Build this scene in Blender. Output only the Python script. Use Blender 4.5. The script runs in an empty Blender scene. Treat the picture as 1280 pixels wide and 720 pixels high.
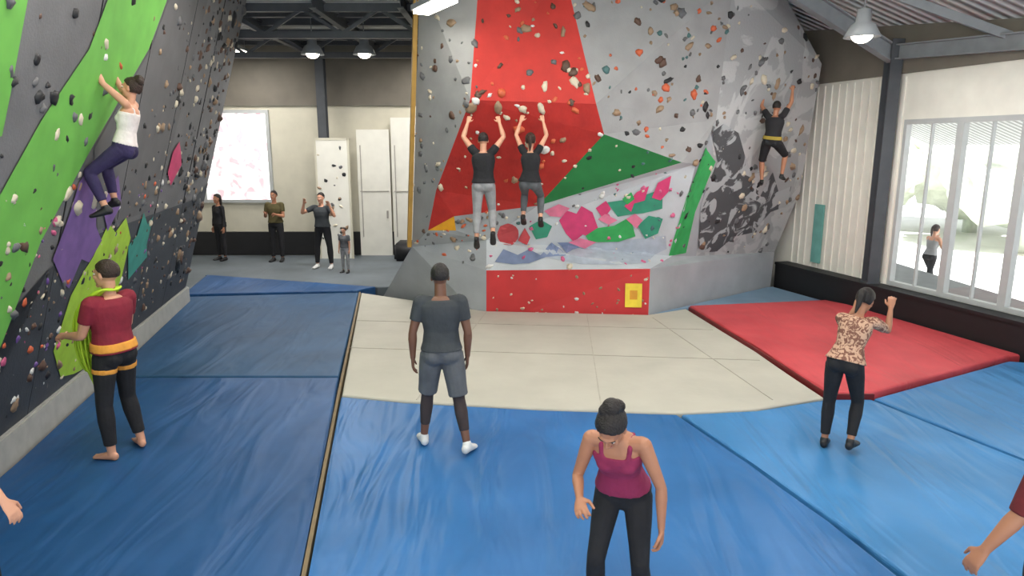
import bpy, bmesh, math, random
from mathutils import Vector as V, Matrix, noise
from mathutils.bvhtree import BVHTree
from mathutils.geometry import tessellate_polygon
random.seed(7)
scn=bpy.context.scene
col=scn.collection
try: scn.view_settings.view_transform='Standard'
except Exception: pass

# ------------------------------------------------------------ materials
def lin(c):
    r=[]
    for x in c:
        x=x/255.0
        r.append(x/12.92 if x<=0.04045 else ((x+0.055)/1.055)**2.4)
    return (r[0],r[1],r[2],1)
MC={}
def mat(name,c,rough=.6,var=.12,scale=6,bump=0,bscale=30,metal=0,emit=0,c2=None,thr=None,coat=0,distort=0):
    if name in MC: return MC[name]
    m=bpy.data.materials.new(name);m.use_nodes=True;nt=m.node_tree
    b=nt.nodes['Principled BSDF'];b.inputs['Roughness'].default_value=rough;b.inputs['Metallic'].default_value=metal
    L=lin(c)
    tc=nt.nodes.new('ShaderNodeTexCoord')
    nz=nt.nodes.new('ShaderNodeTexNoise');nz.inputs['Scale'].default_value=scale;nz.inputs['Detail'].default_value=5
    nz.inputs['Distortion'].default_value=distort
    nt.links.new(tc.outputs['Object'],nz.inputs['Vector'])
    cr=nt.nodes.new('ShaderNodeValToRGB')
    nt.links.new(nz.outputs['Fac'],cr.inputs['Fac'])
    if c2 is None:
        cr.color_ramp.elements[0].color=tuple(x*(1-var) for x in L[:3])+(1,)
        cr.color_ramp.elements[1].color=tuple(min(1,x*(1+var)) for x in L[:3])+(1,)
        cr.color_ramp.elements[0].position=.3;cr.color_ramp.elements[1].position=.7
    else:
        t=thr if thr else .5
        cr.color_ramp.elements[0].color=L;cr.color_ramp.elements[1].color=lin(c2)
        cr.color_ramp.elements[0].position=t-.02;cr.color_ramp.elements[1].position=t+.02
    nt.links.new(cr.outputs['Color'],b.inputs['Base Color'])
    if bump:
        n2=nt.nodes.new('ShaderNodeTexNoise');n2.inputs['Scale'].default_value=bscale;n2.inputs['Detail'].default_value=4
        nt.links.new(tc.outputs['Object'],n2.inputs['Vector'])
        bp=nt.nodes.new('ShaderNodeBump');bp.inputs['Strength'].default_value=bump;bp.inputs['Distance'].default_value=.02
        nt.links.new(n2.outputs['Fac'],bp.inputs['Height']);nt.links.new(bp.outputs['Normal'],b.inputs['Normal'])
    if emit:
        b.inputs['Emission Color'].default_value=L;b.inputs['Emission Strength'].default_value=emit
    MC[name]=m;return m
def vinyl(name,c,ang=0,rough=.42,fold=.3,sc=(1.0,.22,1)):
    m=bpy.data.materials.new(name);m.use_nodes=True;nt=m.node_tree
    b=nt.nodes['Principled BSDF'];b.inputs['Roughness'].default_value=rough
    b.inputs['Specular IOR Level'].default_value=.35
    tc=nt.nodes.new('ShaderNodeTexCoord')
    mp=nt.nodes.new('ShaderNodeMapping');mp.inputs['Rotation'].default_value=(0,0,ang);mp.inputs['Scale'].default_value=sc
    nt.links.new(tc.outputs['Object'],mp.inputs['Vector'])
    w=nt.nodes.new('ShaderNodeTexNoise');w.inputs['Scale'].default_value=2.5;w.inputs['Detail'].default_value=2.5;w.inputs['Distortion'].default_value=.8
    nt.links.new(mp.outputs['Vector'],w.inputs['Vector'])
    n2=nt.nodes.new('ShaderNodeTexNoise');n2.inputs['Scale'].default_value=.9;n2.inputs['Detail'].default_value=7
    nt.links.new(tc.outputs['Object'],n2.inputs['Vector'])
    cr=nt.nodes.new('ShaderNodeValToRGB');L=lin(c)
    cr.color_ramp.elements[0].color=tuple(x*.8 for x in L[:3])+(1,);cr.color_ramp.elements[0].position=.3
    cr.color_ramp.elements[1].color=tuple(min(1,x*1.18+.006) for x in L[:3])+(1,);cr.color_ramp.elements[1].position=.7
    nt.links.new(n2.outputs['Fac'],cr.inputs['Fac']);nt.links.new(cr.outputs['Color'],b.inputs['Base Color'])
    bp=nt.nodes.new('ShaderNodeBump');bp.inputs['Strength'].default_value=fold;bp.inputs['Distance'].default_value=.12
    nt.links.new(w.outputs['Fac'],bp.inputs['Height']);nt.links.new(bp.outputs['Normal'],b.inputs['Normal'])
    return m
def deck(name,c):
    m=bpy.data.materials.new(name);m.use_nodes=True;nt=m.node_tree
    b=nt.nodes['Principled BSDF'];b.inputs['Roughness'].default_value=.5
    tc=nt.nodes.new('ShaderNodeTexCoord');w=nt.nodes.new('ShaderNodeTexWave');w.bands_direction='Y';w.inputs['Scale'].default_value=1.6
    nt.links.new(tc.outputs['Object'],w.inputs['Vector'])
    cr=nt.nodes.new('ShaderNodeValToRGB');L=lin(c)
    cr.color_ramp.elements[0].color=tuple(x*.55 for x in L[:3])+(1,);cr.color_ramp.elements[1].color=L
    nt.links.new(w.outputs['Fac'],cr.inputs['Fac']);nt.links.new(cr.outputs['Color'],b.inputs['Base Color'])
    bp=nt.nodes.new('ShaderNodeBump');bp.inputs['Distance'].default_value=.05
    nt.links.new(w.outputs['Fac'],bp.inputs['Height']);nt.links.new(bp.outputs['Normal'],b.inputs['Normal'])
    return m
def emis(name,c,st):
    m=bpy.data.materials.new(name);m.use_nodes=True;b=m.node_tree.nodes['Principled BSDF']
    b.inputs['Base Color'].default_value=lin(c);b.inputs['Emission Color'].default_value=lin(c);b.inputs['Emission Strength'].default_value=st
    return m

# ------------------------------------------------------------ mesh helpers
def obj(name,me,mats=(),parent=None,loc=None,rotz=None):
    o=bpy.data.objects.new(name,me);col.objects.link(o)
    for m in mats: me.materials.append(m)
    if parent: o.parent=parent
    if loc is not None:o.location=loc
    if rotz is not None:o.rotation_euler=(0,0,rotz)
    return o
def empty(name):
    o=bpy.data.objects.new(name,None);col.objects.link(o);return o
def bm2me(bm,name,smooth=False,normals=True):
    if normals: bmesh.ops.recalc_face_normals(bm,faces=bm.faces)
    me=bpy.data.meshes.new(name);bm.to_mesh(me);bm.free()
    if smooth: me.polygons.foreach_set('use_smooth',[True]*len(me.polygons))
    return me
def bbox(bm,lo,hi,mi=0):
    vs=[bm.verts.new((x,y,z)) for x in (lo[0],hi[0]) for y in (lo[1],hi[1]) for z in (lo[2],hi[2])]
    for f in ((0,1,3,2),(4,6,7,5),(0,4,5,1),(2,3,7,6),(0,2,6,4),(1,5,7,3)):
        bm.faces.new([vs[i] for i in f]).material_index=mi
def prism(bm,quad8,mi=0):
    vs=[bm.verts.new(p) for p in quad8]
    for f in ((0,1,2,3),(4,7,6,5),(0,4,5,1),(1,5,6,2),(2,6,7,3),(3,7,4,0)):
        bm.faces.new([vs[i] for i in f]).material_index=mi
def beam(bm,a,b,w,h,mi=0,up=V((0,0,1))):
    a=V(a);b=V(b);t=(b-a).normalized()
    s=t.cross(up)
    if s.length<.01: s=t.cross(V((0,1,0)))
    s.normalize();u=s.cross(t)
    s*=w/2;u*=h/2
    prism(bm,[a-s-u,a+s-u,a+s+u,a-s+u,b-s-u,b+s-u,b+s+u,b-s+u],mi)
def ibeam(bm,a,b,w,h,mi=0):
    up=V((0,0,1));a=V(a);b=V(b)
    t=(b-a).normalized();s=t.cross(up)
    if s.length<.01:
        up=V((0,1,0));s=t.cross(up)
    s.normalize();u=s.cross(t)
    beam(bm,a,b,w*.15,h,mi,up);beam(bm,a+u*h/2,b+u*h/2,w,h*.1,mi,up);beam(bm,a-u*h/2,b-u*h/2,w,h*.1,mi,up)
def slab(name,pts,z0,z1,m,parent=None,bev=.03):
    bm=bmesh.new();f=bm.faces.new([bm.verts.new((p[0],p[1],z1)) for p in pts])
    if f.normal.z<0: f.normal_flip()
    r=bmesh.ops.extrude_face_region(bm,geom=[f])
    top=[e for e in r['geom'] if isinstance(e,bmesh.types.BMVert)]
    for v in top: v.co.z=z0
    if bev:
        ed=[e for e in bm.edges if abs(e.verts[0].co.z-z1)<1e-4 and abs(e.verts[1].co.z-z1)<1e-4]
        bmesh.ops.bevel(bm,geom=ed,offset=bev,segments=3,affect='EDGES',profile=.5)
    me=bm2me(bm,name);return obj(name,me,[m],parent)

# ------------------------------------------------------------ camera
cam=bpy.data.cameras.new('camera');cam.sensor_width=36;cam.lens=860/1280*36;cam.clip_end=300
co=bpy.data.objects.new('camera',cam);col.objects.link(co);co.location=(0,0,2.85)
co.rotation_euler=(math.radians(90)-math.atan(176/860),0,0);scn.camera=co

# ------------------------------------------------------------ room shell
M_floor=mat('concrete',(110,112,112),.7)
M_cream=mat('cream_paint',(205,200,182),.8,.05,3)
M_white=mat('white_paint',(230,228,218),.8,.05,3)
M_band=mat('taupe_band',(116,110,100),.8,.08,3)
M_black=mat('black_pad',(24,24,27),.6)
M_steel=mat('dark_steel',(72,75,80),.5,.1)
M_steel2=mat('grey_steel',(134,138,142),.5,.1)
M_deck=deck('roof_deck',(222,224,224))
bm=bmesh.new();bbox(bm,(-9.8,-4,-.4),(10.5,18.8,-.25));obj('floor',bm2me(bm,'floor'),[M_floor])
bm=bmesh.new();bbox(bm,(-9.8,-4,5.5),(4.8,18.8,5.62))
prism(bm,[(4.8,-4,5.5),(4.8,18.8,5.5),(4.8,18.8,5.62),(4.8,-4,5.62),(11.2,-4,2.9),(11.2,18.8,2.9),(11.2,18.8,3.02),(11.2,-4,3.02)])
obj('ceiling',bm2me(bm,'ceiling'),[M_deck])
bm=bmesh.new()
bbox(bm,(-9.8,18.5,-.25),(6,18.7,3.9),0);bbox(bm,(-9.8,18.44,3.9),(6,18.7,5.5),1)
obj('wall_back',bm2me(bm,'wall_back'),[M_cream,M_band])
bm=bmesh.new();bbox(bm,(-9.8,-4,-.25),(-9.6,18.5,5.5));obj('wall_left',bm2me(bm,'wall_left'),[M_cream])
bm=bmesh.new();bbox(bm,(-9.6,18.38,0),(-1.5,18.5,.62));obj('baseboard_back',bm2me(bm,'bb'),[M_black])

# right wall runs obliquely
R1=V((5.6,14.1,0));rd=V((.278,-.9606,0)).normalized();rn=V((.9606,.278,0)).normalized()
def RB(bm,s0,s1,z0,z1,d0,d1,mi=0):
    q=[]
    for s in (s0,s1):
        for d,z in ((d0,z0),(d1,z0),(d1,z1),(d0,z1)):
            p=R1+rd*s+rn*d;q.append((p.x,p.y,z))
    prism(bm,q,mi)
WS=[2.45,3.52,4.55,5.6,6.65,7.7]
bm=bmesh.new()
RB(bm,-4.4,WS[0],-.25,4.05,.3,.45);RB(bm,WS[-1],16,-.25,4.05,.3,.45);RB(bm,WS[0],WS[-1],3.3,4.05,.3,.45)
RB(bm,WS[0],WS[-1],-.25,.5,.3,.45)
RB(bm,-4.4,16,4.05,5.45,.24,.45,1)
for i in range(14):
    s=-.1+i*.19
    if s<2.4: RB(bm,s,s+.03,.5,4.0,.275,.302,0)
obj('wall_right',bm2me(bm,'wall_right'),[M_white,M_band])
bm=bmesh.new();RB(bm,-.2,15,-.25,.48,0,.3,0);RB(bm,-.2,15,.44,.49,-.02,.31,0)
obj('baseboard_right',bm2me(bm,'bbr'),[M_black])
M_frame=mat('window_frame',(180,183,183),.5,.04)
mg=bpy.data.materials.new('window_glass');mg.use_nodes=True;nt=mg.node_tree;nt.nodes.clear()
o_=nt.nodes.new('ShaderNodeOutputMaterial');mx=nt.nodes.new('ShaderNodeMixShader');t_=nt.nodes.new('ShaderNodeBsdfTransparent');g_=nt.nodes.new('ShaderNodeBsdfGlossy')
g_.inputs['Roughness'].default_value=.05;mx.inputs[0].default_value=.06
nt.links.new(t_.outputs[0],mx.inputs[1]);nt.links.new(g_.outputs[0],mx.inputs[2]);nt.links.new(mx.outputs[0],o_.inputs[0])
for i in range(len(WS)-1):
    a,b=WS[i],WS[i+1];e=empty(f'window_{i+1}')
    bm=bmesh.new()
    for s in (a,b-.06): RB(bm,s,s+.06,.5,3.3,.29,.4)
    RB(bm,a+.06,b-.06,.5,.57,.29,.4);RB(bm,a+.06,b-.06,3.22,3.3,.29,.4)
    mm=(a+b)/2;RB(bm,mm-.012,mm+.012,.57,3.22,.31,.37)
    obj('frame',bm2me(bm,'frame'),[M_frame],e)
    bm=bmesh.new();RB(bm,a+.06,mm-.013,.57,3.22,.345,.35);RB(bm,mm+.013,b-.06,.57,3.22,.345,.35);obj('glass',bm2me(bm,'glass'),[mg],e)

# steel column, rafters, trusses
bm=bmesh.new();ibeam(bm,(6.36,12.0,.49),(6.36,12.0,4.6),.2,.2);bbox(bm,(6.24,11.88,.49),(6.48,12.12,.52));obj('steel_column',bm2me(bm,'c'),[M_steel])
bm=bmesh.new();ibeam(bm,(6.36,12.0,4.35),(4.35,11.6,5.33),.16,.24);ibeam(bm,(6.36,12,4.4),(8.2,6,4.05),.14,.22)
for k in range(7): beam(bm,(4.7+.0*k,10.8-1.4*k,5.35),(7.6,10.0-1.4*k,4.12),.07,.12)
obj('roof_rafter',bm2me(bm,'c'),[M_steel2])
bm=bmesh.new();ibeam(bm,(-4.85,18.15,.0),(-4.85,18.15,5.4),.22,.2);bbox(bm,(-5.0,18.0,0),(-4.7,18.3,.03));obj('steel_column',bm2me(bm,'c2'),[M_steel])
bm=bmesh.new()
for y in (13.2,16.0):
    beam(bm,(-9.5,y,5.32),(4.5,y,5.32),.12,.14);beam(bm,(-9.5,y,4.85),(4.5,y,4.85),.12,.12)
    x=-9.4;k=0
    while x<4.0:
        beam(bm,(x,y,4.87 if k%2 else 5.3),(x+.7,y,5.3 if k%2 else 4.87),.05,.06);x+=.7;k+=1
for y in (14.1,15.0,17.0,17.8): ibeam(bm,(-9.5,y,5.4),(4.4,y,5.4),.12,.16)
for x in (-7.6,-5.2,-3.4,-1.9): ibeam(bm,(x,12.4,5.28),(x,18.4,5.28),.12,.2)
obj('roof_truss',bm2me(bm,'truss'),[M_steel])

# ------------------------------------------------------------ lamps
M_lamp=emis('lamp_glow',(255,246,225),14)
def area(parent,loc,sx,sy,p,c=(1,.97,.93)):
    l=bpy.data.lights.new('bulb_light','AREA');l.shape='RECTANGLE';l.size=sx;l.size_y=sy;l.energy=p;l.color=c
    o=bpy.data.objects.new('bulb_light',l);col.objects.link(o);o.location=loc
    if parent:o.parent=parent
def highbay(x,y,z,p,ztop=5.45):
    e=empty('high_bay_lamp');bm=bmesh.new()
    prof=[(.03,.32),(.09,.3),(.1,.14),(.16,.1),(.24,-.06),(.23,-.07),(.15,.08)]
    vs=[]
    for r,h in prof: vs.append([bm.verts.new((x+r*math.cos(a*math.pi/12),y+r*math.sin(a*math.pi/12),z+h)) for a in range(24)])
    for i in range(len(vs)-1):
        for j in range(24): bm.faces.new((vs[i][j],vs[i][(j+1)%24],vs[i+1][(j+1)%24],vs[i+1][j]))
    bm.faces.new(vs[0]);beam(bm,(x,y,z+.3),(x,y,ztop),.02,.02)
    obj('reflector',bm2me(bm,'r',True),[M_steel2],e)
    bm=bmesh.new();bmesh.ops.create_uvsphere(bm,u_segments=16,v_segments=10,radius=.14,matrix=Matrix.Translation((x,y,z-.03))@Matrix.Diagonal((1,1,.8,1)))
    obj('bulb',bm2me(bm,'b',True),[M_lamp],e)
    area(e,(x,y,z-.2),.4,.4,p)
def tube_lamp(x,y,z,l,p,rot=0):
    e=empty('tube_and_fill_lamp');bm=bmesh.new();bbox(bm,(-.15,-l/2,0),(.15,l/2,.07))
    for sx in (-.1,.1):beam(bm,(sx,-l*.4,.07),(sx,-l*.4,5.48-z),.012,.012);beam(bm,(sx,l*.4,.07),(sx,l*.4,5.48-z),.012,.012)
    obj('housing',bm2me(bm,'h'),[M_steel2],e)
    bm=bmesh.new();bbox(bm,(-.12,-l/2+.03,-.05),(.12,l/2-.03,-.001));obj('diffuser',bm2me(bm,'d'),[M_lamp],e)
    area(e,(0,0,-.08),.25,l,p);e.location=(x,y,z);e.rotation_euler=(0,0,rot)
highbay(-3.07,15,4.8,90);highbay(-4.15,15.0,4.8,90);highbay(4.83,10,4.4,60,5.3)
tube_lamp(-1.08,10.2,4.80,1.1,8,.5)
for x in (-2.6,.6,3.6):
    for y in (1.5,5,8.5): tube_lamp(x,y,5.2,1.5,46)  # added fill lamps, out of view, to brighten the dim hall
tube_lamp(-6.5,16.8,5.1,1.2,75);tube_lamp(-2,17,5.1,1.2,65)  # two more added fill lamps, over the back of the hall

# ------------------------------------------------------------ world, sun, outdoors
w=bpy.data.worlds.new('world');scn.world=w;w.use_nodes=True;bg=w.node_tree.nodes['Background']
bg.inputs[0].default_value=(.90,.95,1,1);bg.inputs[1].default_value=1.65
sl=bpy.data.lights.new('sun','SUN');sl.energy=20.0;sl.angle=.03;so=bpy.data.objects.new('sun',sl);col.objects.link(so);so.rotation_euler=(math.radians(40),0,math.radians(-8));so.location=(0,-5,12)
bm=bmesh.new();bbox(bm,(10.9,-40,-1.0),(90,120,-.8));bbox(bm,(-60,19,-1.0),(10.9,120,-.8));bbox(bm,(-60,-40,-1.0),(10.9,-4.5,-.8));bbox(bm,(-60,-4.5,-1.0),(10.9,19,-.81));obj('ground_outside',bm2me(bm,'g'),[mat('pale_paving',(208,208,202),.9,.08,1)])
M_leaf=mat('foliage',(218,223,208),.8,.15,3,.3,12)
for i,(x,y,r) in enumerate([(18,24,2.6),(22,18,2.8),(25,23,3.6),(20,30,3.4),(15,30,2.4),(28,15,3.2),(31,30,5)]):
    bm=bmesh.new();bmesh.ops.create_icosphere(bm,subdivisions=4,radius=r)
    for v in bm.verts:
        v.co*=1+.28*noise.noise(v.co*1.1+V((i*5,0,0)))+.1*noise.noise(v.co*4);v.co.z*=.75
    beam(bm,(0,0,-r*.75-.9),(0,0,0),.4,.4)
    obj('tree',bm2me(bm,'tree',True),[M_leaf],None,(x,y,r*.75-.1+.2))

# ------------------------------------------------------------ floor mats
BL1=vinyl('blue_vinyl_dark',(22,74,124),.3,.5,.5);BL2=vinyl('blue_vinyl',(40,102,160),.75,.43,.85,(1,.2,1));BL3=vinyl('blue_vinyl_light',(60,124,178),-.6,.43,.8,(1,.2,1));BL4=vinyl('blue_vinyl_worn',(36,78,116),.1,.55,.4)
RD=vinyl('red_vinyl',(196,72,78),.4,.55,.45);RE=mat('dark_red_edge',(110,20,24))
BG=mat('beige_canvas',(182,179,167),.75,.07,1.5,.15,8)
GR=vinyl('grey_mat',(98,106,112),0,.6,.15);GB=vinyl('grey_blue_mat',(120,148,172),0,.5,.2)
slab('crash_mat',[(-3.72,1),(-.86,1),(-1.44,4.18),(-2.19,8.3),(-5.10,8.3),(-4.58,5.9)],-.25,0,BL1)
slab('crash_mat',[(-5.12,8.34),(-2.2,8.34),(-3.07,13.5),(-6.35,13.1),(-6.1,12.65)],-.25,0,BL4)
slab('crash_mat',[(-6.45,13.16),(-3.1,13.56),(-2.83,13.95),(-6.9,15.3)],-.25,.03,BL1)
slab('floor_mat',[(-9.4,13.3),(-6.5,13.2),(-6.95,15.35),(-2.8,14.05),(-1,14.2),(-1,18.35),(-9.4,18.35)],-.25,0,GR)
slab('canvas_mat',[(-3.02,13.48),(-.48,11.9),(2.36,11.62),(3.14,12.08),(3.46,9.39),(3.63,7.58),(2.7,7.22),(1.83,7.11),(0.3,7.24),(-1.2,7.46),(-2.0,7.66)],-.25,0,BG)
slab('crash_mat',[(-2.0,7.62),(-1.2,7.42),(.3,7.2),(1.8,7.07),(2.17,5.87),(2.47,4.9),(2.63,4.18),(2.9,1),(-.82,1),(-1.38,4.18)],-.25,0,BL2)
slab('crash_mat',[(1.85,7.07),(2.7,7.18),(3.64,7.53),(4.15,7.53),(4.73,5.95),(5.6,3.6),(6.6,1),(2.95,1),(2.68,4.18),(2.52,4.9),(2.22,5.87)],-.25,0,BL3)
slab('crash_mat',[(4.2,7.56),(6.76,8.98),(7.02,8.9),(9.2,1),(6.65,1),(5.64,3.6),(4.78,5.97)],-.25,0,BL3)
slab('crash_mat',[(3.2,12.08),(5.86,12.56),(6.1,12.2),(7.0,9.1),(6.78,9.02),(4.18,7.6),(3.68,7.6),(3.51,9.39)],-.25,.06,RD,None,.04)
slab('mat_edging',[(3.67,7.55),(4.2,7.56),(4.19,7.59),(3.675,7.59),(3.5,9.39),(3.19,12.0),(3.16,12.0),(3.47,9.39)],-.25,.045,RE,None,0)
slab('crash_mat',[(2.42,11.68),(3.17,12.14),(5.95,12.62),(5.45,14.1),(5.3,14.05)],-.25,0,GB)
M_tan=mat('tan_strap',(120,104,76),.7)
slab('mat_edging',[(-3.07,13.52),(-3.03,13.5),(-2.02,7.64),(-1.40,4.18),(-.84,1),(-.86,1),(-1.43,4.18),(-2.05,7.64)],-.2,.004,M_tan,None,0)
bm=bmesh.new();
for a,b in (((-2.6,11.2),(3.2,10.6)),((-2.35,9.6),(3.38,9.0)),((-.45,11.8),(-1.1,7.5)),((1.3,11.6),(1.0,7.25)),((2.4,11.4),(3.0,7.5))):
    beam(bm,(a[0],a[1],.0035),(b[0],b[1],.0035),.012,.005)
obj('canvas_seam',bm2me(bm,'s'),[mat('seam',(172,168,155),.8)])

# ------------------------------------------------------------ holds helper
def hm(n,c): return mat('hold_'+n,c,.55,.1,20)
def hold(bm,p,n,size,mi,rng=random):
    n=n.normalized();t=n.cross(V((rng.uniform(-1,1),rng.uniform(-1,1),rng.uniform(-1,1)))).normalized();b=n.cross(t)
    sx=size*rng.uniform(.7,1.3);sy=size*rng.uniform(.5,1.0);sz=size*rng.uniform(.4,.7)
    M=Matrix(((t.x*sx,b.x*sy,n.x*sz,p.x),(t.y*sx,b.y*sy,n.y*sz,p.y),(t.z*sx,b.z*sy,n.z*sz,p.z),(0,0,0,1)))
    r=bmesh.ops.create_icosphere(bm,subdivisions=2,radius=1,matrix=Matrix.Identity(4))
    off=V((rng.uniform(0,50),rng.uniform(0,50),0))
    for v in r['verts']:
        v.co*=1+.6*noise.noise(v.co*1.4+off);v.co=M@v.co
    fs=set()
    for v in r['verts']:
        for f in v.link_faces: fs.add(f)
    for f in fs: f.material_index=mi;f.smooth=True
def tris_of(pts):
    return [[pts[i] for i in t] for t in tessellate_polygon([pts])]
def scatter(bm,pts,count,smin,smax,mis,face=V((0,-1,0))):
    T=tris_of(pts);A=[(b-a).cross(c-a).length/2 for a,b,c in T]
    for _ in range(count):
        a,b,c=random.choices(T,A)[0];u,v=random.random(),random.random()
        if u+v>1:u,v=1-u,1-v
        n=(b-a).cross(c-a).normalized()
        if n.dot(face)<0:n=-n
        hold(bm,a+(b-a)*u+(c-a)*v,n,smin+(smax-smin)*random.random()**2,random.choice(mis))

# ------------------------------------------------------------ centre climbing wall
P={k:V(v) for k,v in dict(t0=(-1.44,11.5,5.48),a0=(-1.29,11.3,5.48),a1=(-.48,11.0,5.48),a2=(.79,11.2,5.48),a3=(3.56,11.8,5.48),a4=(4.78,12.8,5.42),
 k1=(-.64,10.9,3.56),k2=(1.29,10.9,3.5),k3=(1.45,11.1,3.05),l1=(-1.29,11.8,2.13),l2=(-1.48,12.1,1.41),o1=(-1.0,11.9,1.68),o2=(-.98,12.0,1.42),
 g1=(.44,11.8,1.87),g2=(2.84,11.7,2.6),h1=(3.13,11.9,2.57),h2=(3.49,12.1,3.31),p1=(-1.83,12.5,1.07),kb0=(-.45,11.9,.73),kb1=(2.4,11.78,.78),
 kg0=(-.46,11.93,-.25),kg1=(2.39,11.72,-.25),j1=(3.49,12.9,.83),j2=(5.47,14.2,.71),m1=(5.73,13.3,4.36),m2=(5.77,13.9,1.97),gr0=(-2.7,13.76,-.25),grR=(5.42,14.18,-.25),
 q=(2.92,12.4,.91),c1=(-.45,12.0,1.25)).items()}
Mg=mat('grey_wall_panel',(152,152,152),.75,.09,2.5,.15,40)
Mg2=mat('light_grey_panel',(160,164,168),.75,.1,2,.15,40)
Mw=mat('chalk_panel',(188,193,198),.75,.08,2,.15,40)
Mr=mat('red_panel',(188,46,38),.7,.12,3,.2,30);Mr2=mat('shaded_red_panel',(174,38,32),.7,.14,4,.3,20)  # second red is darker: shade of the undercut lower face put into its colour
Mk=mat('kickboard_red',(194,48,50),.6,.08,3)
Mgr=mat('green_panel',(34,124,64),.7,.12,3);Mor=mat('amber_panel',(226,160,30),.6)
Mrw=mat('chalky_grey_panel',(158,159,160),.8,0,1.3,.3,25,c2=(180,181,181),thr=.52,distort=1.5)
cw=empty('climbing_wall')
F=[('grey_face',['t0','a0','a1','k1','l1','l2','p1'],Mg),('red_upper_face',['a1','a2','k2','k1'],Mr),('red_lower_face',['k1','k2','k3','g1','o1','l2','l1'],Mr2),
 ('grey_right_face',['a2','a3','h2','h1','g2','k3','k2'],Mg),('green_face',['k3','g2','g1'],Mgr),('amber_face',['l2','o1','o2'],Mor),
 ('graffiti_face',['g1','g2','h1','q','kb1','kb0','c1'],Mw),('under_face',['l2','o2','o1','g1','c1','kb0','p1'],Mg2),('left_base_face',['p1','kb0','kg0','gr0'],Mg2),
 ('kickboard',['kb0','kb1','kg1','kg0'],Mk),('green_flank_face',['h1','h2','j1','q'],Mg2),('arete_face',['a3','a4','m1','m2','j2','j1','h2'],Mrw),('right_base_face',['kb1','q','j1','j2','grR','kg1'],Mg2)]
allv=[];allp=[]
for n,ks,m in F:
    pts=[P[k] for k in ks];bm=bmesh.new()
    for t in tris_of(pts):
        nn=(t[1]-t[0]).cross(t[2]-t[0])
        if nn.y>0:t=[t[0],t[2],t[1]]
        bm.faces.new([bm.verts.new(p) for p in t]);i=len(allv);allv+=t;allp.append((i,i+1,i+2))
    bmesh.ops.remove_doubles(bm,verts=bm.verts,dist=.0005)
    obj(n,bm2me(bm,n,normals=False),[m],cw)
bm=bmesh.new()
def strip(ks,dy):
    pts=[P[k] for k in ks]
    for a,b in zip(pts,pts[1:]):
        bm.faces.new([bm.verts.new(x) for x in (a,b,b+V((-.0,dy,0)),a+V((0,dy,0)))])
strip(['t0','p1','gr0'],1.6);strip(['a4','m1','m2','j2','grR'],1.2);strip(['a0','a1','a2','a3','a4'],1.5)
obj('side_returns',bm2me(bm,'sr'),[Mg2],cw)
bm=bmesh.new();beam(bm,P['t0']+V((-.05,-.02,0)),P['p1']+V((-.05,-.02,0)),.07,.07);obj('timber_edge',bm2me(bm,'te'),[mat('timber',(176,136,62),.6)],cw)
BV=BVHTree.FromPolygons(allv,allp)
def drop_patch(name,xz,m,off=.012):
    bm=bmesh.new();pts=[V((x,0,z)) for x,z in xz]
    for t in tris_of(pts): bm.faces.new([bm.verts.new(p) for p in t])
    bmesh.ops.remove_doubles(bm,verts=bm.verts,dist=.0005)
    for _ in range(4):
        ed=[e for e in bm.edges if e.calc_length()>.14]
        if ed: bmesh.ops.subdivide_edges(bm,edges=ed,cuts=1)
        bmesh.ops.triangulate(bm,faces=bm.faces)
    kill=[]
    for v in bm.verts:
        h=BV.ray_cast(V((v.co.x,5,v.co.z)),V((0,1,0)))
        if h[0] is None: kill.append(v)
        else:
            n=h[1] if h[1].y<0 else -h[1]
            v.co=h[0]+n*off
    if kill:bmesh.ops.delete(bm,geom=kill,context='VERTS')
    obj(name,bm2me(bm,name),[m],cw)
def blob(cx,cz,rx,rz,n=14,j=.25):
    return [(cx+rx*math.cos(k*6.283/n)*(1+random.uniform(-j,j)),cz+rz*math.sin(k*6.283/n)*(1+random.uniform(-j,j))) for k in range(n)]
Mmag=mat('magenta_paint',(205,60,112),.6);Mpk=mat('pink_paint',(218,120,150),.6);Mte=mat('teal_paint',(50,140,112),.6);Mgg=mat('leaf_green_paint',(50,160,84),.6)
Mbl=mat('slate_blue_paint',(112,126,158),.6,.3,3);Mcr=mat('crimson_paint',(186,70,76),.6);Mdk=mat('charcoal_flaked_paint',(74,75,78),.7,0,2.6,c2=(165,168,170),thr=.53,distort=1.2)
drop_patch('magenta_patch',[(.82,1.6),(.95,1.78),(1.12,1.72),(1.2,1.86),(1.4,1.74),(1.52,1.45),(1.42,1.28),(1.25,1.34),(1.1,1.2),(.95,1.36)],Mmag)
drop_patch('pink_patch',[(.55,1.78),(.8,1.9),(1.0,1.82),(.85,1.66),(.66,1.68)],Mpk)
drop_patch('leaf_patch',[(1.3,1.32),(1.5,1.46),(1.8,1.5),(2.07,1.66),(2.2,1.3),(1.9,1.2),(1.38,1.2)],Mgg,.02)
drop_patch('teal_patch',[(1.65,1.92),(2.1,1.98),(2.6,2.15),(2.63,1.8),(2.3,1.72),(2.07,1.7),(1.85,1.66)],Mte,.016)
drop_patch('pink_patch',[(1.95,1.85),(2.15,2.1),(2.35,2.2),(2.3,1.95),(2.12,1.9),(2.08,1.75)],Mmag,.022)
drop_patch('magenta_patch',[(1.45,1.82),(1.62,1.95),(1.72,1.8),(1.6,1.62)],Mmag,.022)
drop_patch('pink_patch',[(1.5,1.62),(1.62,1.72),(1.85,1.6),(1.7,1.52)],Mpk,.026)
drop_patch('pink_patch',[(1.0,1.2),(1.2,1.28),(1.5,1.2),(1.3,1.08)],Mpk,.024)
drop_patch('teal_patch',[(2.22,1.5),(2.4,1.68),(2.66,1.62),(2.6,1.35),(2.38,1.25)],Mte,.024)
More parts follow.
